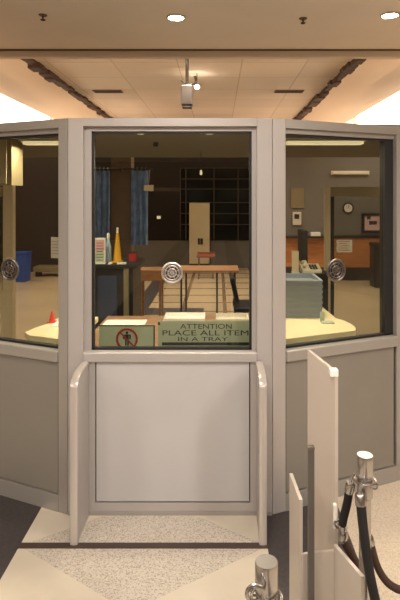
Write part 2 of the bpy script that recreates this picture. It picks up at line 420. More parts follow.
# --- wings
WL = .87; wg1 = .786
for side in 'LR':
    fr = wing(side); wg0 = .092 if side == 'R' else .074
    st = wbox(fr, .004, wg0-.012, 0, .08, 0, TOP, bev=.003)
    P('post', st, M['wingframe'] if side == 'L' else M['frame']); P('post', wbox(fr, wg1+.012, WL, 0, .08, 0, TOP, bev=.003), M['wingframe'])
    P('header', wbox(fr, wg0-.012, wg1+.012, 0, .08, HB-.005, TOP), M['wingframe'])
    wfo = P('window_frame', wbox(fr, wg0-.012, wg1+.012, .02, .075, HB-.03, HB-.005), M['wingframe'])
    P('sill', wbox(fr, wg0-.012, wg1+.012, -.012, .08, SL-.01, GB-.002, bev=.006), M['wingframe'])
    g = nb()
    for a in ((wg0-.012, wg0, GB, HB-.03), (wg1-.03, wg1+.012, GB, HB-.03), (wg0, wg1, GB, GB+.01), (wg0, wg1, HB-.042, HB-.03)):
        wbox(fr, a[0], a[1], .03, .06, a[2], a[3], g)
    P('gasket', g, M['gasket'], wfo)
    P('window_glass', wbox(fr, wg0, wg1-.03, .042, .048, GB, HB-.04), M['glass'])
    P('reveal', wbox(fr, wg0-.012, wg1+.012, .02, .026, .03, SL-.01), M['gasket'])
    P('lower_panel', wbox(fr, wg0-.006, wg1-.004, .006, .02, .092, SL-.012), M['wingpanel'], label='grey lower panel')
    P('bottom_rail', wbox(fr, wg0-.012, wg1+.012, 0, .08, 0, .085), M['wingframe'])
    P('window_stile', wbox(fr, wg1-.045, wg1-.03, .03, .075, GB, HB-.03), M['gasket'])
    # second facet, turned again
    e = fr(WL, 0, 0); a2 = ANG*2; sg = 1 if side == 'R' else -1
    fr2 = (lambda e, sg: lambda u, w, z: Vector((e.x+sg*(u*math.cos(a2)-w*math.sin(a2)), e.y+u*math.sin(a2)+w*math.cos(a2), z)))(e, sg)
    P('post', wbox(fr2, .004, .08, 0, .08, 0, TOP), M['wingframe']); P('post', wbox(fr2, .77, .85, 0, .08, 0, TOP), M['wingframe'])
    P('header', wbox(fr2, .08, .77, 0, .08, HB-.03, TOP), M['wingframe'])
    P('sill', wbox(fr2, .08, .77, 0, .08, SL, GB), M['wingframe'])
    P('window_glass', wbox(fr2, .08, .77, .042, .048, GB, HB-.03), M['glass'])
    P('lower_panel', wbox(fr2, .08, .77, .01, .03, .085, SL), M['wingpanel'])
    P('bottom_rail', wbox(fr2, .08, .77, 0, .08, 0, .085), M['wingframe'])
# --- roof, rear posts
xc = (cxL+cxR)/2; e2 = fr2(.85, 0, 0); hx = e2.x-xc; RB = 4.95
fR = wing('R')
c1 = fR(WL, 0, 0)
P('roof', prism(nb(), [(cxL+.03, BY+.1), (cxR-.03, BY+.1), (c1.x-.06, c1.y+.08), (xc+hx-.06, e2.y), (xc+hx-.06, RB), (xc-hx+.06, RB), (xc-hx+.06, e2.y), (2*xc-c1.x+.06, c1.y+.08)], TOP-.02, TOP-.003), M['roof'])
for px_, hw, mm in ((386, .034, 'olive'), (9.5, .045, 'beigepost')):
    x = xs(px_, 4.9); P('rear_post', Bx((x-hw, 4.86, 0), (x+hw, 4.93, TOP-.021)), M[mm])
# rear partitions (low glazed screens)
for (a, b_, lab) in ((327, 383, 'right'), (-42, 5, 'left')):
    xa, xb_ = xs(a, 4.9), xs(b_, 4.9); zt = zs(187, 4.9)
    t = thing('glass_partition', ((xa+xb_)/2, 4.9, 0), 'low glazed partition with a beige post behind the %s window of the booth' % lab, 'partition')
    obj('post', Bx((xa-.026, 4.87, 0), (xa+.026, 4.92, zt)), M['beigepost'], t)
    obj('rail', Bx((xa+.026, 4.87, zt-.09), (xb_-.02, 4.92, zt)), M['olive'], t)
    obj('post', Bx((xa+.026, 4.87, 0), (xa+.06, 4.92, zt-.09)), M['gasket'], t)
    obj('pane', Bx((xa+.06, 4.89, .05), (xb_-.02, 4.9, zt-.09)), M['clear'], t)
    obj('bottom_rail', Bx((xa+.06, 4.87, 0), (xb_-.02, 4.92, .05)), M['olive'], t)
# strip lamps below the roof
def strip_lamp(x0, x1, y, lab):
    t = thing('strip_light', ((x0+x1)/2, y, TOP-.06), lab, 'light')
    obj('housing', Bx((x0, y-.05, TOP-.04), (x1, y+.05, TOP-.021)), M['frost'], t)
    obj('diffuser', Bx((x0+.02, y-.04, TOP-.06), (x1-.02, y+.04, TOP-.04), .006), M['tube'], t)
    l = bpy.data.lights.new('strip_beam', 'AREA'); l.shape = 'RECTANGLE'; l.size = x1-x0; l.size_y = .1; l.energy = 5; l.color = (1, .88, .68)
    o = bpy.data.objects.new('strip_beam', l); COL.objects.link(o); o.location = (0, 0, -.01); o.parent = t
for k, (x, y) in enumerate(((-.05, 3.02), (-.45, 3.02))):  # pucks added to brighten the signs behind the middle glass
    t = thing('added_puck_light', (x, y, TOP-.032), 'small round puck light added under the booth roof, %s in the middle window' % ('right one' if k == 0 else 'left one'), 'light')
    obj('housing', lathe(nb(), (x, y, TOP-.03), [(.028, 0), (.028, .009)]), M['steel'], t); obj('lens', lathe(nb(), (x, y, TOP-.032), [(.02, 0), (.02, .002)]), M['tube'], t)
    l = bpy.data.lights.new('added_puck_beam', 'SPOT'); l.energy = 10; l.spot_size = math.radians(130); l.spot_blend = .6; l.shadow_soft_size = .03; l.color = (1, .9, .75)
    o = bpy.data.objects.new('added_puck_beam', l); COL.objects.link(o); o.location = (0, 0, -.01); o.parent = t; o.rotation_euler = (math.radians(-18), 0, 0)
strip_lamp(.42, .95, 3.35, 'long strip light under the booth roof above the stack of trays')
strip_lamp(-1.27, -.85, 3.36, 'long strip light under the booth roof in the left window')
# --- side fins in front of the middle bay
for x0, x1, lab in ((-.6805, -.6437, 'left'), (.1885, .2253, 'right')):
    yf, zt = 2.391, SL+.002
    prof = [(BY-.013, 0), (BY-.013, zt), (yf+.11, zt)]
    for k in range(1, 9):
        a = math.pi/2*k/8; prof.append((yf+.11-.11*math.sin(a), zt-.055+.055*math.cos(a)))
    prof.append((yf, 0))
    t = thing('side_fin', ((x0+x1)/2, yf+.1, 0), 'upright metal side fin with rounded top on the %s of the middle panel' % lab, 'fin')
    obj('fin_panel', prismx(nb(), prof, x0+.004, x1-.004), M['frame'], t)
    eb = [(p[0]-.004, p[1]+.003) if i > 1 else p for i, p in enumerate(prof)]
    path = [(yf-.002, 0)]+[(p[0]-.002, p[1]) for p in reversed(prof[3:-1])]+[(yf+.11, zt), (BY-.014, zt)]
    b = nb(); prev = None
    for k, p in enumerate(path):
        # rounded metal edging: a strip swept along the outline
        if k == 0: d = Vector((0, 1))
        elif k == len(path)-1: d = Vector((1, 0))
        else: d = (Vector(path[k+1])-Vector(path[k-1])).normalized()
        nrm = Vector((-d.y, d.x)); ring = []
        for (ax, an) in ((x0, -.006), (x0+.002, .004), ((x0+x1)/2, .008), (x1-.002, .004), (x1, -.006)):
            ring.append(b.verts.new((ax, p[0]+nrm.x*an, p[1]+nrm.y*an)))
        if prev:
            for j in range(4): b.faces.new((prev[j], prev[j+1], ring[j+1], ring[j]))
        prev = ring
    bmesh.ops.recalc_face_normals(b, faces=b.faces)
    obj('edge_trim', b, M['edge'], t, True, 'shiny rounded edge')

# --- speak-through grilles
def grille(fr, u, z, R, label, mring, mback):
    c = fr(u, .035, z); ax = (fr(u, .036, z)-c).normalized()
    rot = Vector((0, 1, 0)).rotation_difference(ax).to_matrix()
    def place(bm):
        for v in bm.verts: v.co = c+rot @ v.co
        return bm
    t = thing('speak_through_grille', c-Vector((0, 0, R)), label, 'speak-through grille')
    obj('rim', place(torus(nb(), (0, 0, 0), R*.9, R*.11, 'Y', 36, 8)), mring, t, True)
    obj('backplate', place(lathe(nb(), (0, 0, 0), [(R*.86, 0), (R*.86, .006)], 36, 'Y')), mback, t, label='dark backplate')
    for rr in (.66, .38): obj('ring', place(torus(nb(), (0, -.002, 0), R*rr, R*.055, 'Y', 32, 8)), mring, t, True)
    b = nb()
    for k in range(8):
        a = 2*math.pi*(k+.5)/8; tube(b, [(R*.15*math.cos(a), -.002, R*.15*math.sin(a)), (R*.8*math.cos(a), -.002, R*.8*math.sin(a))], R*.035, 6, False)
    obj('spoke', place(b), mring, t); obj('hub', place(lathe(nb(), (0, 0, 0), [(R*.16, -.007), (R*.2, 0)], 20, 'Y')), mring, t)
def wing_u(px, side):
    k = (px-PX)/F
    if side == 'R': return (k*BY-cxR)/(CA-k*SA)
    return (cxL-k*BY)/(CA+k*SA)
grille(middle, xs(172, BY+.03)-cxL, zs(273, BY+.03), .055, 'round silver speak-through grille in the middle window', M['silver'], M['groove'])
u = wing_u(340, 'R'); grille(wing('R'), u, zs(271, BY+u*SA), .062, 'round dark speak-through grille in the right window', M['steel'], M['black'])
u = wing_u(5, 'L'); grille(wing('L'), u, zs(270, BY+u*SA), .062, 'round dark speak-through grille in the left window', M['steel'], M['black'])

# ---------------------------------------------------------------- booth interior furniture
CT = .80                                         # counter top height
t = thing('counter', (xc, 3.1, 0), 'wooden counter running along inside the middle window of the booth', 'counter')
obj('worktop', Bx((-.74, 2.72, CT-.03), (.26, 3.5, CT)), M['woodl'], t)
obj('cabinet', Bx((-.70, 2.78, 0), (.22, 3.42, CT-.03)), M['darkwall'], t)
KT = .84
t = thing('desk', (.55, 3.1, 0), 'pale yellow desk top inside the right window of the booth', 'desk')
obj('desktop', prism(nb(), [(.31, 2.76), (.78, 2.96), (.80, 3.02), (.80, 3.1), (.775, 3.2), (.74, 3.26), (.72, 3.62), (.28, 3.62), (.28, 2.76)], KT-.03, KT), M['yellow'], t)
for x, y in ((.34, 2.9), (.64, 3.05), (.34, 3.55), (.68, 3.55)): obj('leg', Bx((x-.02, y-.02, 0), (x+.02, y+.02, KT-.03)), M['black'], t)
t = thing('desk', (-.9, 3.0, 0), 'pale yellow desk top inside the left window of the booth', 'desk')
obj('desktop', prism(nb(), [(-.76, 2.76), (-.80, 2.76), (-1.04, 2.86), (-1.085, 2.92), (-1.06, 3.03), (-1.02, 3.12), (-1.0, 3.3), (-.76, 3.3)], KT-.03, KT), M['yellow'], t)
for x, y in ((-.8, 2.85), (-.95, 2.92), (-.8, 3.25), (-.95, 3.25)): obj('leg', Bx((x-.02, y-.02, 0), (x+.02, y+.02, KT-.03)), M['black'], t)
tag(obj('paper_sheet', Bx((-.985, 3.04, KT), (-.78, 3.28, KT+.004)), M['white']), 'white paper sheet on the yellow desk in the left window', 'paper')
x, y = xs(52, 3.14), 3.14
KQ = KT+.0045
t = thing('marker_cone', (x, y, KQ), 'small red cone standing on the yellow desk in the left window', 'cone')
obj('base', Bx((x-.022, y-.022, KQ), (x+.022, y+.022, KQ+.006)), M['redcone'], t)
obj('body', lathe(nb(), (x, y, KQ+.006), [(.018, 0), (.004, .06)], 16), M['redcone'], t)
# tray stack
tx0, tx1, ty0, ty1 = xs(284, 3.2), xs(325, 3.2), 3.26, 3.58
def tray_bm(zb, h=.040):
    b = nb(); lip = .01
    o_ = [(tx0, ty0), (tx1, ty0), (tx1, ty1), (tx0, ty1)]
    i_ = [(tx0+.02, ty0+.02), (tx1-.02, ty0+.02), (tx1-.02, ty1-.02), (tx0+.02, ty1-.02)]
    c_ = [(tx0+.005, ty0+.005), (tx1-.005, ty0+.005), (tx1-.005, ty1-.005), (tx0+.005, ty1-.005)]
    R = []
    for pts, z in ((c_, zb), (c_, zb+h-.016), (o_, zb+h-.014), (o_, zb+h-.004), (i_, zb+h-.004), (i_, zb+.004)):
        R.append([b.verts.new((p[0], p[1], z)) for p in pts])
    for a, c in zip(R, R[1:]):
        for k in range(4): b.faces.new((a[k], a[(k+1) % 4], c[(k+1) % 4], c[k]))
    b.faces.new(R[0]); b.faces.new(R[-1]); bmesh.ops.recalc_face_normals(b, faces=b.faces); return b
nt = 7; zt = KT+.001
ordn = ['bottom', 'second from bottom', 'third from bottom', 'fourth from bottom', 'third from top', 'second from top', 'topmost']
first = obj('tray', tray_bm(zt, .038), M['traygrey'])
for k in range(nt):
    o = first if k == 0 else first.copy()
    if k: COL.objects.link(o); o.location.z += k*.0335
    tag(o, 'grey-green plastic tray, %s of the stack in the right window' % ordn[k], 'tray', 'grey-green trays stacked in the right window')
x, y = xs(326, 3.14), 3.14
t = thing('card_holder', (x, y, KT), 'small pale green holder beside the tray stack on the yellow desk', 'holder')
obj('base', Bx((x-.03, y-.03, KT), (x+.045, y+.03, KT+.008)), M['palegreen'], t)
obj('upright', Bx((x-.03, y+.022, KT+.008), (x-.005, y+.03, KT+.06)), M['palegreen'], t)
# black cabinet behind trays + things
Y = 4.1; kz = zs(274, Y-.1)
t = thing('cabinet', (xs(304, Y), Y+.1, 0), 'black cabinet behind the stack of grey-green trays', 'cabinet')
obj('carcass', Bx((xs(282, Y), Y-.08, 0), (xs(326, Y), Y+.3, kz-.03)), M['black'], t)
obj('top', Bx((xs(281, Y), Y-.1, kz-.03), (xs(327, Y), Y+.32, kz)), M['black'], t)
x = xs(311, 4.1)
t = thing('telephone', (x, 4.12, kz), 'ivory desk telephone on the black cabinet behind the trays', 'telephone')
b = nb(); prismx(b, [(4.05, kz+.001), (4.2, kz+.001), (4.2, kz+.055), (4.05, kz+.02)], x-.075, x+.075); tb = obj('base', b, M['phone'], t)
obj('handset', tube(nb(), [(x-.06, 4.06, kz+.045), (x-.05, 4.08, kz+.062), (x-.04, 4.14, kz+.075), (x-.05, 4.19, kz+.07)], .014), M['phone'], t)
b = nb()
for i in range(3):
    for j in range(4): box(b, (x-.01+i*.022, 4.075+j*.025, kz+.028+j*.006), (x+.006+i*.022, 4.09+j*.025, kz+.034+j*.006))
obj('keypad', b, M['black'], tb)
x = xs(295.5, 4.05)
t = thing('card_stand', (x, 4.06, kz), 'narrow upright beige card on a foot, left of the telephone', 'card')
obj('card', Bx((x-.027, 4.06, kz+.01), (x+.027, 4.066, kz+.17)), M['beigepost'], t); obj('foot', Bx((x-.03, 4.04, kz), (x+.03, 4.09, kz+.01)), M['phone'], t)
x = xs(303, 4.3)
t = thing('monitor', (x, 4.3, kz), 'dark upright monitor seen side-on between beige card and telephone', 'monitor')
obj('foot', Bx((x-.06, 4.24, kz), (x+.06, 4.36, kz+.015)), M['black'], t); obj('stand', Bx((x-.01, 4.29, kz+.015), (x+.02, 4.32, kz+.1)), M['black'], t)
obj('screen', Bx((x-.026, 4.2, kz+.06), (x+.022, 4.42, zs(230, 4.3)), .004), M['gasket'], t)
# black equipment cabinet left in middle window
Y = 4.0; ez = zs(264, Y)
t = thing('equipment_cabinet', (xs(113, Y), Y+.15, 0), 'black equipment cabinet with a navy front in the left of the middle window', 'cabinet')
obj('carcass', Bx((xs(90, Y), Y, 0), (xs(133, Y), Y+.4, ez-.03)), M['black'], t)
obj('top', Bx((xs(89, Y), Y-.03, ez-.03), (xs(137, Y), Y+.42, ez), .005), M['gasket'], t)
obj('front_panel', Bx((xs(98, Y), Y-.012, zs(318, Y)), (xs(117, Y), Y, zs(276, Y))), M['navy'], t, label='navy front panel')
obj('corner_post', Bx((xs(124, Y), Y-.02, 0), (xs(129, Y), Y, ez-.03)), M['olive'], t, label='olive metal corner post')
# stuff on it
x = xs(99, 3.99); y = 4.02
t = thing('leaflet_holder', (x, y, ez), 'tall leaflet holder with pink and green sheets on the black equipment cabinet', 'leaflet holder')
obj('back', Bx((x-.042, y+.004, ez), (x+.042, y+.01, ez+.2)), M['white'], t); obj('foot', Bx((x-.042, y-.02, ez), (x+.042, y+.05, ez+.006)), M['white'], t)
obj('sheet', Bx((x-.034, y, ez+.1), (x+.034, y+.004, ez+.185)), M['pink'], t, label='pink sheet'); obj('sheet', Bx((x-.034, y, ez+.01), (x+.034, y+.004, ez+.09)), M['green'], t, label='green sheet')
b = nb()
for k in range(7): box(b, (x-.026, y-.001, ez+.025+k*.022), (x+.024, y, ez+.03+k*.022))
obj('print_lines', b, M['groove'], t)
x = xs(107.5, 4.1); y = 4.13
t = thing('spray_bottle', (x, y, ez), 'pale blue bottle between leaflet holder and yellow cone', 'bottle')
obj('body', lathe(nb(), (x, y, ez), [(.024, 0), (.026, .02), (.024, .12), (.012, .17), (.012, .19)]), M['lightblue'], t, True)
obj('cap', lathe(nb(), (x, y, ez+.19), [(.014, 0), (.014, .03), (.008, .04)]), M['white'], t, True)
x = xs(117, 4.1); y = 4.12
t = thing('yellow_cone', (x, y, ez), 'small yellow cone with a white tip on the black equipment cabinet', 'cone')
obj('base', Bx((x-.04, y-.04, ez), (x+.04, y+.04, ez+.012)), M['ycone'], t)
obj('body', lathe(nb(), (x, y, ez+.012), [(.034, 0), (.01, .22)]), M['ycone'], t, True); obj('tip', lathe(nb(), (x, y, ez+.232), [(.01, 0), (.008, .04)]), M['white'], t, True)
tag(obj('paper_slip', Bx((xs(108, Y-.02), Y-.02, ez), (xs(112, Y), Y+.03, ez+.012)), M['white']), 'small white slip below the pale blue bottle', 'paper')
tag(obj('paper_slip', Bx((xs(117, Y-.02), Y-.02, ez), (xs(126, Y), Y+.03, ez+.012)), M['white']), 'wider white slip in front of the yellow cone', 'paper')
x = xs(133, 4.2)
t = thing('red_box', (x, 4.25, ez), 'small dark red box at the right end of the black equipment cabinet', 'box')
obj('body', Bx((x-.035, 4.2, ez), (x+.02, 4.28, ez+.06)), M['red'], t); obj('lid', Bx((x-.037, 4.198, ez+.06), (x+.022, 4.282, ez+.07)), M['darkwall'], t)
# sill papers, trays, signs
tag(obj('paper_stack', Bx((xs(105, 3.3), 3.1, CT), (xs(146, 3.3), 3.36, CT+.008)), M['white']), 'pale paper sheets on the counter behind the round warning sign', 'paper')
def shallow(x0, x1, y0, y1, lab, m):
    t = thing('document_tray', ((x0+x1)/2, (y0+y1)/2, CT), lab, 'tray')
    obj('base', Bx((x0, y0, CT), (x1, y1, CT+.005)), m, t)
    b = nb(); box(b, (x0, y0, CT+.005), (x1, y0+.008, CT+.028)); box(b, (x0, y1-.008, CT+.005), (x1, y1, CT+.028)); box(b, (x0, y0+.008, CT+.005), (x0+.008, y1-.008, CT+.028)); box(b, (x1-.008, y0+.008, CT+.005), (x1, y1-.008, CT+.028))
    obj('rim', b, m, t)
shallow(xs(165, 3.4), xs(205, 3.4), 3.3, 3.48, 'white shallow tray on the counter in the middle', M['white'])
shallow(xs(216, 3.4), xs(248, 3.4), 3.28, 3.46, 'cream shallow tray on the counter behind the attention sign', M['frost'])
# round prohibition sign
SY = 2.722; zb_ = CT+.0
def sx(p): return xs(p, SY)
t = thing('prohibition_sign', (sx(127), SY, zb_), 'pale green card with a red crossed circle over a black figure', 'sign')
zt_ = zs(325, SY)
obj('card', Bx((sx(99), SY, zb_), (sx(155), SY+.004, zt_)), M['green'], t)
b = nb(); box(b, (sx(99), SY-.002, zt_-.006), (sx(155), SY, zt_)); box(b, (sx(153.5), SY-.002, zb_), (sx(155), SY, zt_-.006)); obj('border', b, M['groove'], t)
cx_, cz_ = sx(127), zs(339, SY); R = .052
obj('ring', torus(nb(), (cx_, SY-.003, cz_), R, .0055, 'Y', 36, 6), M['red'], t, True, 'red circle')
d = R*.7; obj('slash', tube(nb(), [(cx_-d, SY-.003, cz_+d), (cx_+d, SY-.003, cz_-d)], .004, 6, False), M['red'], t)
b = nb(); yA, yB = SY-.0025, SY-.0005
lathe(b, (cx_, yA, cz_+.033), [(.007, 0), (.007, .002)], 14, 'Y')
box(b, (cx_-.009, yA, cz_-.008), (cx_+.009, yB, cz_+.024)); box(b, (cx_-.02, yA, cz_+.0), (cx_-.012, yB, cz_+.022)); box(b, (cx_+.012, yA, cz_+.0), (cx_+.02, yB, cz_+.022))
box(b, (cx_-.009, yA, cz_-.034), (cx_-.002, yB, cz_-.008)); box(b, (cx_+.002, yA, cz_-.034), (cx_+.009, yB, cz_-.008)); box(b, (cx_-.02, yA, cz_+.018), (cx_+.02, yB, cz_+.023))
obj('figure', b, M['signpad'], t)
# attention sign
t = thing('attention_sign', (sx(204), SY, zb_), 'pale green sign reading ATTENTION PLACE ALL ITEM IN A TRAY', 'sign')
obj('card', Bx((sx(158), SY, zb_+.0), (sx(252), SY+.004, zs(321, SY))), M['green'], t)
def line(txt, pc, pb, w, h, nm='lettering'):
    obj(nm, put(text_bm(txt, w, h), (sx(pc), SY-.0015, zs(pb, SY))), M['signpad'], t)
line('ATTENTION', 206, 328.8, .27, .026); line('PLACE ALL ITEM', 205.5, 335.4, .45, .027); line('IN A TRAY', 203, 341, .26, .021)
b = nb(); box(b, (sx(164), SY-.002, zb_+.0), (sx(252), SY, zs(347, SY))); box(b, (sx(162), SY-.002, zs(345.3, SY)), (sx(252), SY, zs(342.3, SY)))
box(b, (sx(158), SY-.002, zs(325, SY)), (sx(160), SY, zs(322, SY)))
obj('band', b, M['signpad'], t)
# paper notice on left window
fL = wing('L'); u0, u1 = wing_u(57.8, 'L')+.02, wing_u(48.5, 'L')+.028
t = thing('paper_notice', fL((u0+u1)/2, .052, zs(258, 2.7)), 'small white notice taped inside the left window beside its frame', 'notice')
obj('sheet', wbox(fL, u0, u1, .051, .053, zs(258, 2.72), zs(237, 2.72)), M['white'], t)
b = nb()
for k in range(5): wbox(fL, u0+.008, u1-.008, .0485, .0505, zs(241+k*3, 2.72)-.003, zs(241+k*3, 2.72), b)
obj('print_lines', b, M['pink'], t)

# ---------------------------------------------------------------- beyond the booth
WY = 10.0; fy = F*EYE/(280-PY)
struct('wall_far', Bx((xs(272, WY), WY, 0), (6, WY+.1, 3.0)), M['greywall'])
zw = zs(238, WY)
struct('wall_wainscot', Bx((xs(272, WY)+.01, WY-.03, .25), (6, WY, zw)), M['orange'])
struct('baseboard_far', Bx((xs(272, WY)+.01, WY-.035, 0), (6, WY, .25)), M['darkwall'])
struct('trim_4', Bx((xs(272, WY)+.01, WY-.05, zw), (6, WY, zw+.05)), M['darkwall'])
W_ = WY-.001
x, z = xs(348, W_), zs(208, W_)
t = thing('wall_clock', (x, W_-.02, z-.1), 'round white wall clock on the grey wall in the right window', 'clock')
obj('rim', torus(nb(), (x, W_-.02, z), .095, .014, 'Y'), M['gasket'], t, True); fc = obj('face', lathe(nb(), (x, W_-.02, z), [(.09, 0), (.09, .02)], 28, 'Y'), M['white'], t)
b = nb(); box(b, (x-.004, W_-.026, z), (x+.004, W_-.021, z+.06)); box(b, (x, W_-.026, z-.004), (x+.045, W_-.021, z+.004)); obj('hands', b, M['black'], fc)
x, z = xs(372, W_), zs(223, W_)
t = thing('framed_picture', (x, W_-.02, z-.18), 'dark framed picture with pink and white print on the grey wall', 'picture')
b = nb(); box(b, (x-.2, W_-.03, z-.19), (x+.2, W_, z-.14)); box(b, (x-.2, W_-.03, z+.14), (x+.2, W_, z+.19)); box(b, (x-.2, W_-.03, z-.14), (x-.15, W_, z+.14)); box(b, (x+.15, W_-.03, z-.14), (x+.2, W_, z+.14))
obj('frame', b, M['gasket'], t); obj('print', Bx((x-.15, W_-.012, z-.14), (x+.15, W_, z+.14)), M['picture'], t)
b = nb(); box(b, (x-.06, W_-.016, z-.03), (x+.09, W_-.0125, z+.04)); box(b, (x-.1, W_-.016, z+.07), (x-.03, W_-.0125, z+.13)); obj('motif', b, M['darkwall'], t)
x, z = xs(344, W_), zs(246, W_-.03)
t = thing('wall_notice', (x, WY-.035, z-.12), 'pale printed notice on the orange wood wainscot', 'notice')
obj('sheet', Bx((x-.15, WY-.034, z-.12), (x+.15, WY-.0305, z+.12)), M['white'], t)
b = nb()
for k in range(5): box(b, (x-.11, WY-.037, z-.085+k*.042), (x+.1-(k % 2)*.04, WY-.0345, z-.073+k*.042))
obj('print_lines', b, M['orange'], t)
x0, x1, z = xs(331, W_), xs(369, W_), zs(173, W_)
t = thing('wall_lamp', ((x0+x1)/2, W_-.05, z-.04), 'long pale strip lamp high on the grey wall', 'light')
obj('housing', Bx((x0, W_-.03, z-.04), (x1, W_, z+.04)), M['frost'], t); obj('diffuser', Bx((x0+.02, W_-.06, z-.03), (x1-.02, W_-.03, z+.03), .01), M['frost'], t)
x0, x1 = xs(292.5, W_), xs(301, W_); z0, z1 = zs(225, W_), zs(212, W_)
t = thing('wall_panel_unit', ((x0+x1)/2, W_-.04, z0), 'small grey control unit with a dark display on the grey wall', 'control unit')
obj('casing', Bx((x0, W_-.04, z0), (x1, W_, z1), .008), M['frost'], t); obj('display', Bx((x0+.03, W_-.044, z0+.12), (x1-.04, W_-.04, z1-.04)), M['gasket'], t)
x0, x1 = xs(291, W_), xs(304, W_)
tag(obj('wall_board', Bx((x0, W_-.02, zs(208, W_)), (x1, W_, zs(188, W_)), .004), M['olive']), 'plain pale board on the grey wall above the control unit', 'board')
x = xs(317, 9.7)
tag(obj('paper_stack', Bx((x-.09, WY-.18, zw+.051), (x+.09, WY-.06, zw+.12)), M['white']), 'white paper pile on the dark ledge behind the booth', 'paper')
struct('trim_5', Bx((xs(285, WY), WY-.22, zw+.02), (xs(332, WY), WY-.05, zw+.05)), M['darkwall'])
# dark waste bin at right
x = xs(378, 9.3)
t = thing('waste_bin', (x, 9.3, 0), 'tall black bin standing before the orange wainscot', 'bin')
obj('body', Bx((x-.11, 9.15, 0), (x+.11, 9.45, .72), .015), M['black'], t); obj('lid', Bx((x-.12, 9.14, .72), (x+.12, 9.46, .78), .015), M['gasket'], t)
# central dark glazing
GY = 11.7
t = thing('window_3', (xs(215, GY), GY, 0), '', ''); del t['label']; del t['category']; t['kind'] = 'structure'
x0, x1 = xs(180, GY), xs(262, GY)
obj('pane', Bx((x0, GY, zs(240, GY)), (x1, GY+.02, zs(168, GY))), M['darkglass'], t)
b = nb()
for py_ in (168, 179, 189, 202.5, 213.5, 224.5): box(b, (x0, GY-.03, zs(py_, GY)-.01), (x1, GY, zs(py_, GY)+.01))
for px_ in (180.5, 186, 214, 238, 251): box(b, (xs(px_, GY)-.012, GY-.035, zs(240, GY)), (xs(px_, GY)+.012, GY-.03, zs(168, GY)))
obj('glazing_bars', b, M['mullion'], t)
struct('wall_low', Bx((xs(120, GY), GY, 0), (x1, GY+.1, zs(241, GY))), M['greywall'])
struct('trim_6', Bx((xs(112, GY), GY-.02, zs(189, GY)-.05), (x0, GY+.04, zs(189, GY)+.03)), M['mullion'])
LY = 11.3
t = thing('locker', (xs(199.5, LY), LY, 0), 'tall pale cabinet with a small black mark at the far end', 'cabinet')
zl0, zl1 = zs(268, LY), zs(203, LY)
lb = obj('body', Bx((xs(189.5, LY), LY-.1, .0+.16), (xs(209.5, LY), LY+.3, zl1), .01), M['beigepost'], t); obj('plinth', Bx((xs(190, LY), LY-.08, 0), (xs(209, LY), LY+.3, .16)), M['darkwall'], t)
b = nb(); box(b, (xs(198, LY), LY-.115, zs(244, LY)), (xs(200, LY), LY-.1, zs(238, LY))); box(b, (xs(200.6, LY), LY-.115, zs(244, LY)), (xs(203, LY), LY-.1, zs(238, LY)))
obj('handle', b, M['black'], lb)
# table
TY = 6.6
t = thing('table', (xs(210, TY), TY+.2, 0), 'wooden table with thin dark legs seen through the middle window', 'table')
tz = zs(270.5, TY)
obj('tabletop', Bx((xs(178, TY), TY, tz-.03), (xs(239, TY), TY+.5, tz), .004), M['tablew'], t)
for px_, dy in ((181, .04), (217, .04), (236, .44), (184, .44)): obj('leg', Bx((xs(px_, TY)-.012, TY+dy, 0), (xs(px_, TY)+.012, TY+dy+.024, tz-.03)), M['black'], t)
# bench
x0, x1 = xs(138, 6.3), xs(162, 6.3)
t = thing('side_table', ((x0+x1)/2, 6.45, 0), 'brown wooden side table left of the silver speak-through grille', 'table')
obj('tabletop', Bx((x0, 6.3, zs(281, 6.3)), (x1, 6.6, zs(270, 6.3)), .01), M['tablew'], t)
for a in (x0+.01, x1-.04):
    for c in (6.32, 6.55): obj('leg', Bx((a, c, 0), (a+.03, c+.03, zs(281, 6.3))), M['woodl'], t)
# office chair
x, Y = xs(240, 5.4), 5.4
t = thing('office_chair', (x, Y, 0), 'black office chair on the right in the middle window', 'chair')
sz = zs(303, Y)
obj('seat', Bx((x-.07, Y-.2, sz-.06), (x+.2, Y+.2, sz), .02), M['black'], t)
b = Bx((x-.05, Y-.2, sz+.04), (x+.0, Y+.2, zs(275, Y)), .02)
for v in b.verts: v.co.x -= (v.co.z-sz)*.22
obj('backrest', b, M['black'], t); obj('back_bracket', tube(nb(), [(x+.05, Y, sz-.05), (x-.06, Y, sz-.03), (x-.05, Y, sz+.08)], .014, 8), M['steel'], t)
obj('gas_post', lathe(nb(), (x+.06, Y, .08), [(.025, 0), (.025, sz-.14)]), M['steel'], t)
for k in range(5):
    a = 2*math.pi*k/5; q = obj('leg', tube(nb(), [(x+.06, Y, .09), (x+.06+.25*math.cos(a), Y+.25*math.sin(a), .06)], .016, 8, False), M['black'], t)
    obj('caster', lathe(nb(), (x+.06+.25*math.cos(a), Y-.012+.25*math.sin(a), .025), [(.025, 0), (.025, .024)], 16, 'Y'), M['black'], q)
# orange chair far
x = xs(206, 10.3)
t = thing('orange_chair', (x, 10.3, 0), 'orange chair half hidden behind the wooden table', 'chair')
obj('seat', Bx((x-.18, 10.1, .42), (x+.18, 10.5, .46), .01), M['rust'], t); obj('backrest', Bx((x-.18, 10.47, .46), (x+.18, 10.5, zs(252, 10.5)), .01), M['rust'], t)
for a in (-.15, .13):
    for c in (10.12, 10.44): obj('leg', Bx((x+a, c, 0), (x+a+.02, c+.02, .42)), M['steel'], t)
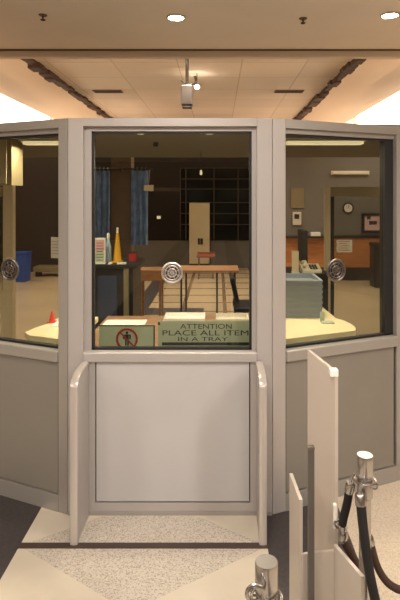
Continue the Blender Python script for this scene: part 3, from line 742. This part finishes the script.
# pillar + curtains
x0, x1 = xs(111, 6.6), xs(131, 6.6)
struct('wall_pillar', Bx((x0, 6.6, 0), (x1, 6.85, 2.5)), M['brown'])
zr = 1.95
t = thing('curtain_rail', (xs(118, 6.5), 6.5, zr), 'black curtain rail fixed to the brown pillar', 'rail')
obj('rail', tube(nb(), [(xs(90, 6.5), 6.52, zr), (xs(152, 6.5), 6.52, zr)], .012, 10, False), M['black'], t); obj('bracket', Bx((xs(120, 6.5)-.02, 6.52, zr-.02), (xs(120, 6.5)+.02, 6.6, zr+.02)), M['black'], t)
def curtain(p0, p1, ptop, pbot, Y, lab):
    x0, x1 = xs(p0, Y), xs(p1, Y); z0, z1 = zs(pbot, Y), zr-.02
    b = nb(); n = 40; lo = []; hi = []
    for k in range(n+1):
        x = x0+(x1-x0)*k/n; y = Y+.03*math.sin(k/n*math.pi*6)
        lo.append(b.verts.new((x, y, z0))); hi.append(b.verts.new((x, y*.4+Y*.6, z1)))
    for k in range(n): b.faces.new((lo[k], lo[k+1], hi[k+1], hi[k]))
    bmesh.ops.solidify(b, geom=b.faces[:], thickness=.004)
    t = thing('curtain', ((x0+x1)/2, Y, z0), lab, 'curtain'); obj('cloth', b, M['blue'], t, True)
    b = nb()
    for k in range(4): torus(b, (x0+(x1-x0)*(k+.5)/4, 6.52, zr), .022, .004, 'X', 14, 6)
    obj('rings', b, M['steel'], t)
curtain(94, 110, 178, 268, 6.52, 'blue pleated hanging cloth at the left edge of the middle window')
curtain(131, 148, 190, 245, 6.52, 'blue pleated hanging cloth right of the brown pillar')
# pale card box sign and small lights
x, Y, z = xs(148, 6.4), 6.45, zs(191, 6.45)
t = thing('hanging_sign', (x, Y, z), 'small pale blank sign above the right blue cloth', 'sign')
obj('plate', Bx((x-.06, Y-.01, z), (x+.06, Y+.01, z+.075)), M['beigepost'], t); obj('hook', tube(nb(), [(x, Y, z+.07), (x, 6.52, zr+.01)], .004, 6, False), M['steel'], t)
Y = 12.8
x, z = xs(158, Y), zs(219, Y)
t = thing('indicator_lamp', (x, Y, z), 'tiny bright lamp on the dark far wall', 'light')
obj('lens', Bx((x-.04, Y+.1, z), (x+.05, Y+.14, z+.07)), M['tube'], t); obj('box', Bx((x-.07, Y+.14, z-.03), (x+.08, Y+.199, z+.1)), M['black'], t)
# pendant under roof, dark sensor
x, Y, z = xs(201, 4.3), 4.3, zs(175, 4.3)
t = thing('pendant_lamp', (x, Y, z), 'tiny pendant lamp hanging under the booth roof', 'light')
obj('cord', lathe(nb(), (x, Y, z+.04), [(.003, 0), (.003, TOP-.021-z-.04)], 6), M['black'], t); obj('bulb', lathe(nb(), (x, Y, z), [(.006, 0), (.012, .012), (.008, .04)], 12), M['tube'], t, True)
x, Y = xs(156, 3.6), 3.6
t = thing('ceiling_sensor', (x, Y, zs(147, Y)), 'small black sensor under the booth roof', 'sensor')
obj('body', Bx((x-.016, Y-.016, zs(147, Y)), (x+.016, Y+.016, zs(142, Y)), .003), M['black'], t); obj('stem', Bx((x-.005, Y-.005, zs(142, Y)), (x+.005, Y+.005, TOP-.0205)), M['black'], t)
# left side: blue bin, bench, pale pillar
x, Y = xs(22, 9.9), 9.9
t = thing('recycling_bin', (x, Y, 0), 'blue recycling bin beside the left speak-through grille', 'bin')
b = Bx((x-.13, Y-.15, 0), (x+.13, Y+.15, .52), .01)
for v in b.verts:
    k = .85+.15*v.co.z/.52; v.co.x = x+(v.co.x-x)*k
obj('body', b, M['binblue'], t); obj('lid', Bx((x-.14, Y-.16, .52), (x+.14, Y+.16, .56), .01), M['binblue'], t)
x0, x1 = xs(33, 10.4), xs(66, 10.4)
t = thing('bench', ((x0+x1)/2, 10.5, 0), 'low beige bench against the dark far wall in the left window', 'bench')
obj('seat', Bx((x0, 10.4, .1), (x1, 10.75, .2), .01), M['olive'], t)
for a in (x0+.03, x1-.08): obj('leg', Bx((a, 10.45, 0), (a+.05, 10.7, .1)), M['black'], t)
struct('wall_side', Bx((-7, 11.1, 0), (xs(88, 11.1), 11.2, 3.15)), M['darkwall'])
x0, x1 = xs(-34, 3.3), xs(11, 3.3)
t = thing('hanging_cabinet', ((x0+x1)/2, 3.35, zs(185, 3.3)), 'pale beige cabinet hanging under the booth roof at the left edge', 'cabinet')
obj('body', Bx((x0, 3.31, zs(185, 3.3)), (x1, 3.5, TOP-.0205)), M['olive'], t); obj('door', Bx((x0+.01, 3.3, zs(185, 3.3)+.01), (x1-.03, 3.31, TOP-.03)), M['beigepost'], t)

# ---------------------------------------------------------------- foreground divider screen
t = thing('divider_screen', (.31, 1.55, 0), 'milky acrylic divider with one tall and two short panels and a metal post', 'divider')
def panel(a, za, b_, zb, th=.006, z0=.07, name='tall_panel'):
    ax, ay = a; bx_, by = b_
    d = Vector((bx_-ax, by-ay, 0)).normalized(); n = Vector((-d.y, d.x, 0))*th
    bm = nb()
    A, Bp = Vector((ax, ay, 0)), Vector((bx_, by, 0))
    v = [bm.verts.new(p) for p in (A-n+Vector((0,0,z0)), A+n+Vector((0,0,z0)), Bp+n+Vector((0,0,z0)), Bp-n+Vector((0,0,z0)), A-n+Vector((0,0,za)), A+n+Vector((0,0,za)), Bp+n+Vector((0,0,zb)), Bp-n+Vector((0,0,zb)))]
    for q in ((0,1,2,3), (4,5,6,7), (0,1,5,4), (1,2,6,5), (2,3,7,6), (3,0,4,7)): bm.faces.new([v[i] for i in q])
    bmesh.ops.recalc_face_normals(bm, faces=bm.faces)
    return obj(name, bm, M['acryl'], t)
a0, a1 = (xs(309, 1.70), 1.70), (xs(336.5, 1.486), 1.486)
panel(a0, 1.10, a1, 1.10, .005)
b0, b1 = (xs(291, 1.60), 1.60), (xs(301, 1.459), 1.459)
panel(b0, .75, b1, .75, .005, name='short_panel')
c0, c1_ = (xs(335, 1.475), 1.475), (xs(363, 1.35), 1.35)
panel(c0, .615, c1_, .615, .005, name='short_panel')
panel(b1, .60, c0, .60, .004, name='cross_panel')
xq = xs(311, 1.44)
obj('post', Bx((xq-.0085, 1.432, 0), (xq+.0085, 1.449, zs(449, 1.44)), .002), M['post'], t, label='grey metal post')
obj('post_cap', Bx((xq-.0095, 1.431, zs(449, 1.44)), (xq+.0095, 1.45, zs(446, 1.44)), .002), M['steel'], t)
q = at(332, 373, 1.5)
obj('clip', Bx((q.x-.008, 1.485, 1.085), (q.x+.016, 1.51, 1.106), .003), M['acryledge'], t, label='clear plastic clip')
obj('hinge', Bx((a1[0]-.012, 1.47, .66), (a1[0]-.002, 1.482, .73), .003), M['acryledge'], t)

# ---------------------------------------------------------------- stanchions and ropes
def stanchion(x, y, ztop, R, label):
    t = thing('stanchion', (x, y, 0), label, 'stanchion')
    obj('base', lathe(nb(), (x, y, 0), [(.13, 0), (.13, .012), (.11, .025), (.03, .04), (.022, .06)], 40), M['chrome'], t, True)
    obj('pole', lathe(nb(), (x, y, .06), [(R*.74, 0), (R*.74, ztop-.06-.115)], 32), M['chrome'], t, True)
    zc = ztop-.062
    obj('collar', lathe(nb(), (x, y, ztop-.118), [(R*.78, 0), (R*.95, .004), (R*.95, .048), (R*.8, .056)], 32), M['chrome'], t, True)
    obj('cap', lathe(nb(), (x, y, zc), [(R*.92, 0), (R, .003), (R, .056), (R*.95, .06), (0.001, .06)], 36), M['chrome'], t, True)
    hr = obj('hook_ring', torus(nb(), (x, y, zc-.008), R*1.3, .003, 'Z', 36, 8), M['chrome'], t, True)
    for k in range(4):
        a = math.pi/4+k*math.pi/2
        obj('hook', torus(nb(), (x+R*1.35*math.cos(a), y+R*1.35*math.sin(a), zc-.014), 0.0075, .0024, 'Y' if k % 2 else 'X', 18, 8), M['chrome'], hr, True)
    return zc-.01
x1s, y1s = xs(266.5, .999), .999
stanchion(x1s, y1s, .902, .0222, 'chrome rope stanchion top at the bottom edge, left of the acrylic divider')
x2s, y2s = xs(365, 1.41), 1.41
stanchion(x2s, y2s, .903, .0215, 'chrome rope stanchion right of the divider with ropes hooked on it')
def ferrule(bm, p, d, r=.012, L=.03):
    p, d = Vector(p), Vector(d).normalized()
    return tube(bm, [p, p+d*L*.15, p+d*L*.85, p+d*L], [r*.6, r, r, r*.8], 14, False)
def rope(pts, r, mroot, label, name='velvet_rope', endm=True, low=None):
    P = [at(*p) for p in pts]
    t = thing(name, P[-1], label, 'rope')
    obj('cord', tube(nb(), P, r, 14), mroot, t, True)
    d = (P[0]-P[1]).normalized()
    obj('ferrule', ferrule(nb(), P[0]-d*.003, d, r*1.15, .034), M['chrome'], t, True, 'chrome end fitting')
    obj('hook_end', tube(nb(), [P[0]+d*.03, P[0]+d*.045, P[0]+d*.055+Vector((.006, 0, .004))], .0035, 8), M['chrome'], t, True)
    return t
rope([(361, 506, 1.37), (363.5, 530, 1.36), (367.5, 560, 1.35), (372, 585, 1.34), (378, 610, 1.33), (388, 640, 1.32)], .0125, M['blackrope'], 'thick black rope hanging straight down from the right stanchion')
t = rope([(349, 492, 1.42), (347, 504, 1.43), (344, 516, 1.44), (342.5, 524, 1.45)], .0115, M['blackrope'], 'short black rope end looped left from the right stanchion')
rope([(343.5, 541, 1.5), (350, 552, 1.5), (360, 570, 1.49), (368, 590, 1.47), (376, 612, 1.45)], .0115, M['brownrope'], 'dark brown rope hanging between the divider and the thick black rope')
rope([(371, 545, 1.58), (376, 563, 1.58), (383, 577, 1.58), (392, 586, 1.58), (404, 590, 1.58), (425, 586, 1.6)], .0115, M['brownrope'], 'brown rope curving away to the right edge behind the thick black rope')
# chrome link behind the short rope
x, Y = xs(343, 1.47), 1.47
t = thing('rope_connector', (x, Y, zs(541, Y)), 'chrome connector ball between the short black rope and dark brown rope', 'connector')
obj('ball', lathe(nb(), (x, Y, zs(541, Y)), [(.008, 0), (.014, .008), (.015, .02), (.01, .03), (.013, .04), (.008, .052)], 20), M['chrome'], t, True)
obj('link', torus(nb(), (xs(338.5, Y), Y, zs(524, Y)), .011, .004, 'Y', 20, 8), M['chrome'], t, True)
# ropes of the near stanchion
x = xs(257, .98)
t = thing('rope_hook', (x, .97, .78), 'chrome snap hook hanging on the left of the near stanchion', 'hook')
obj('loop', torus(nb(), (x-.004, .965, zs(594, .965)), .016, .004, 'Y', 22, 8), M['chrome'], t, True)
obj('shank', tube(nb(), [(x-.004, .965, zs(601, .965)), (x-.006, .962, zs(615, .96))], .007, 10, False), M['chrome'], t, True)

# ---------------------------------------------------------------- world, camera, view
w = bpy.data.worlds.new('world'); S.world = w; w.use_nodes = True
w.node_tree.nodes['Background'].inputs[0].default_value = (1, .84, .66, 1); w.node_tree.nodes['Background'].inputs[1].default_value = .25
cam = bpy.data.cameras.new('camera'); co = bpy.data.objects.new('camera', cam); COL.objects.link(co); S.camera = co
cam.sensor_fit = 'HORIZONTAL'; cam.sensor_width = 36; cam.lens = F/400*36
cam.shift_x = -(PX-200)/400; cam.shift_y = -(300-PY)/400
co.location = (0, 0, EYE); co.rotation_euler = (math.pi/2, 0, 0); cam.clip_start = .02; cam.clip_end = 100
S.view_settings.view_transform = 'Standard'; S.view_settings.look = 'None'; S.view_settings.gamma = 1; S.view_settings.use_curve_mapping = False
S.view_settings.exposure = 1.75
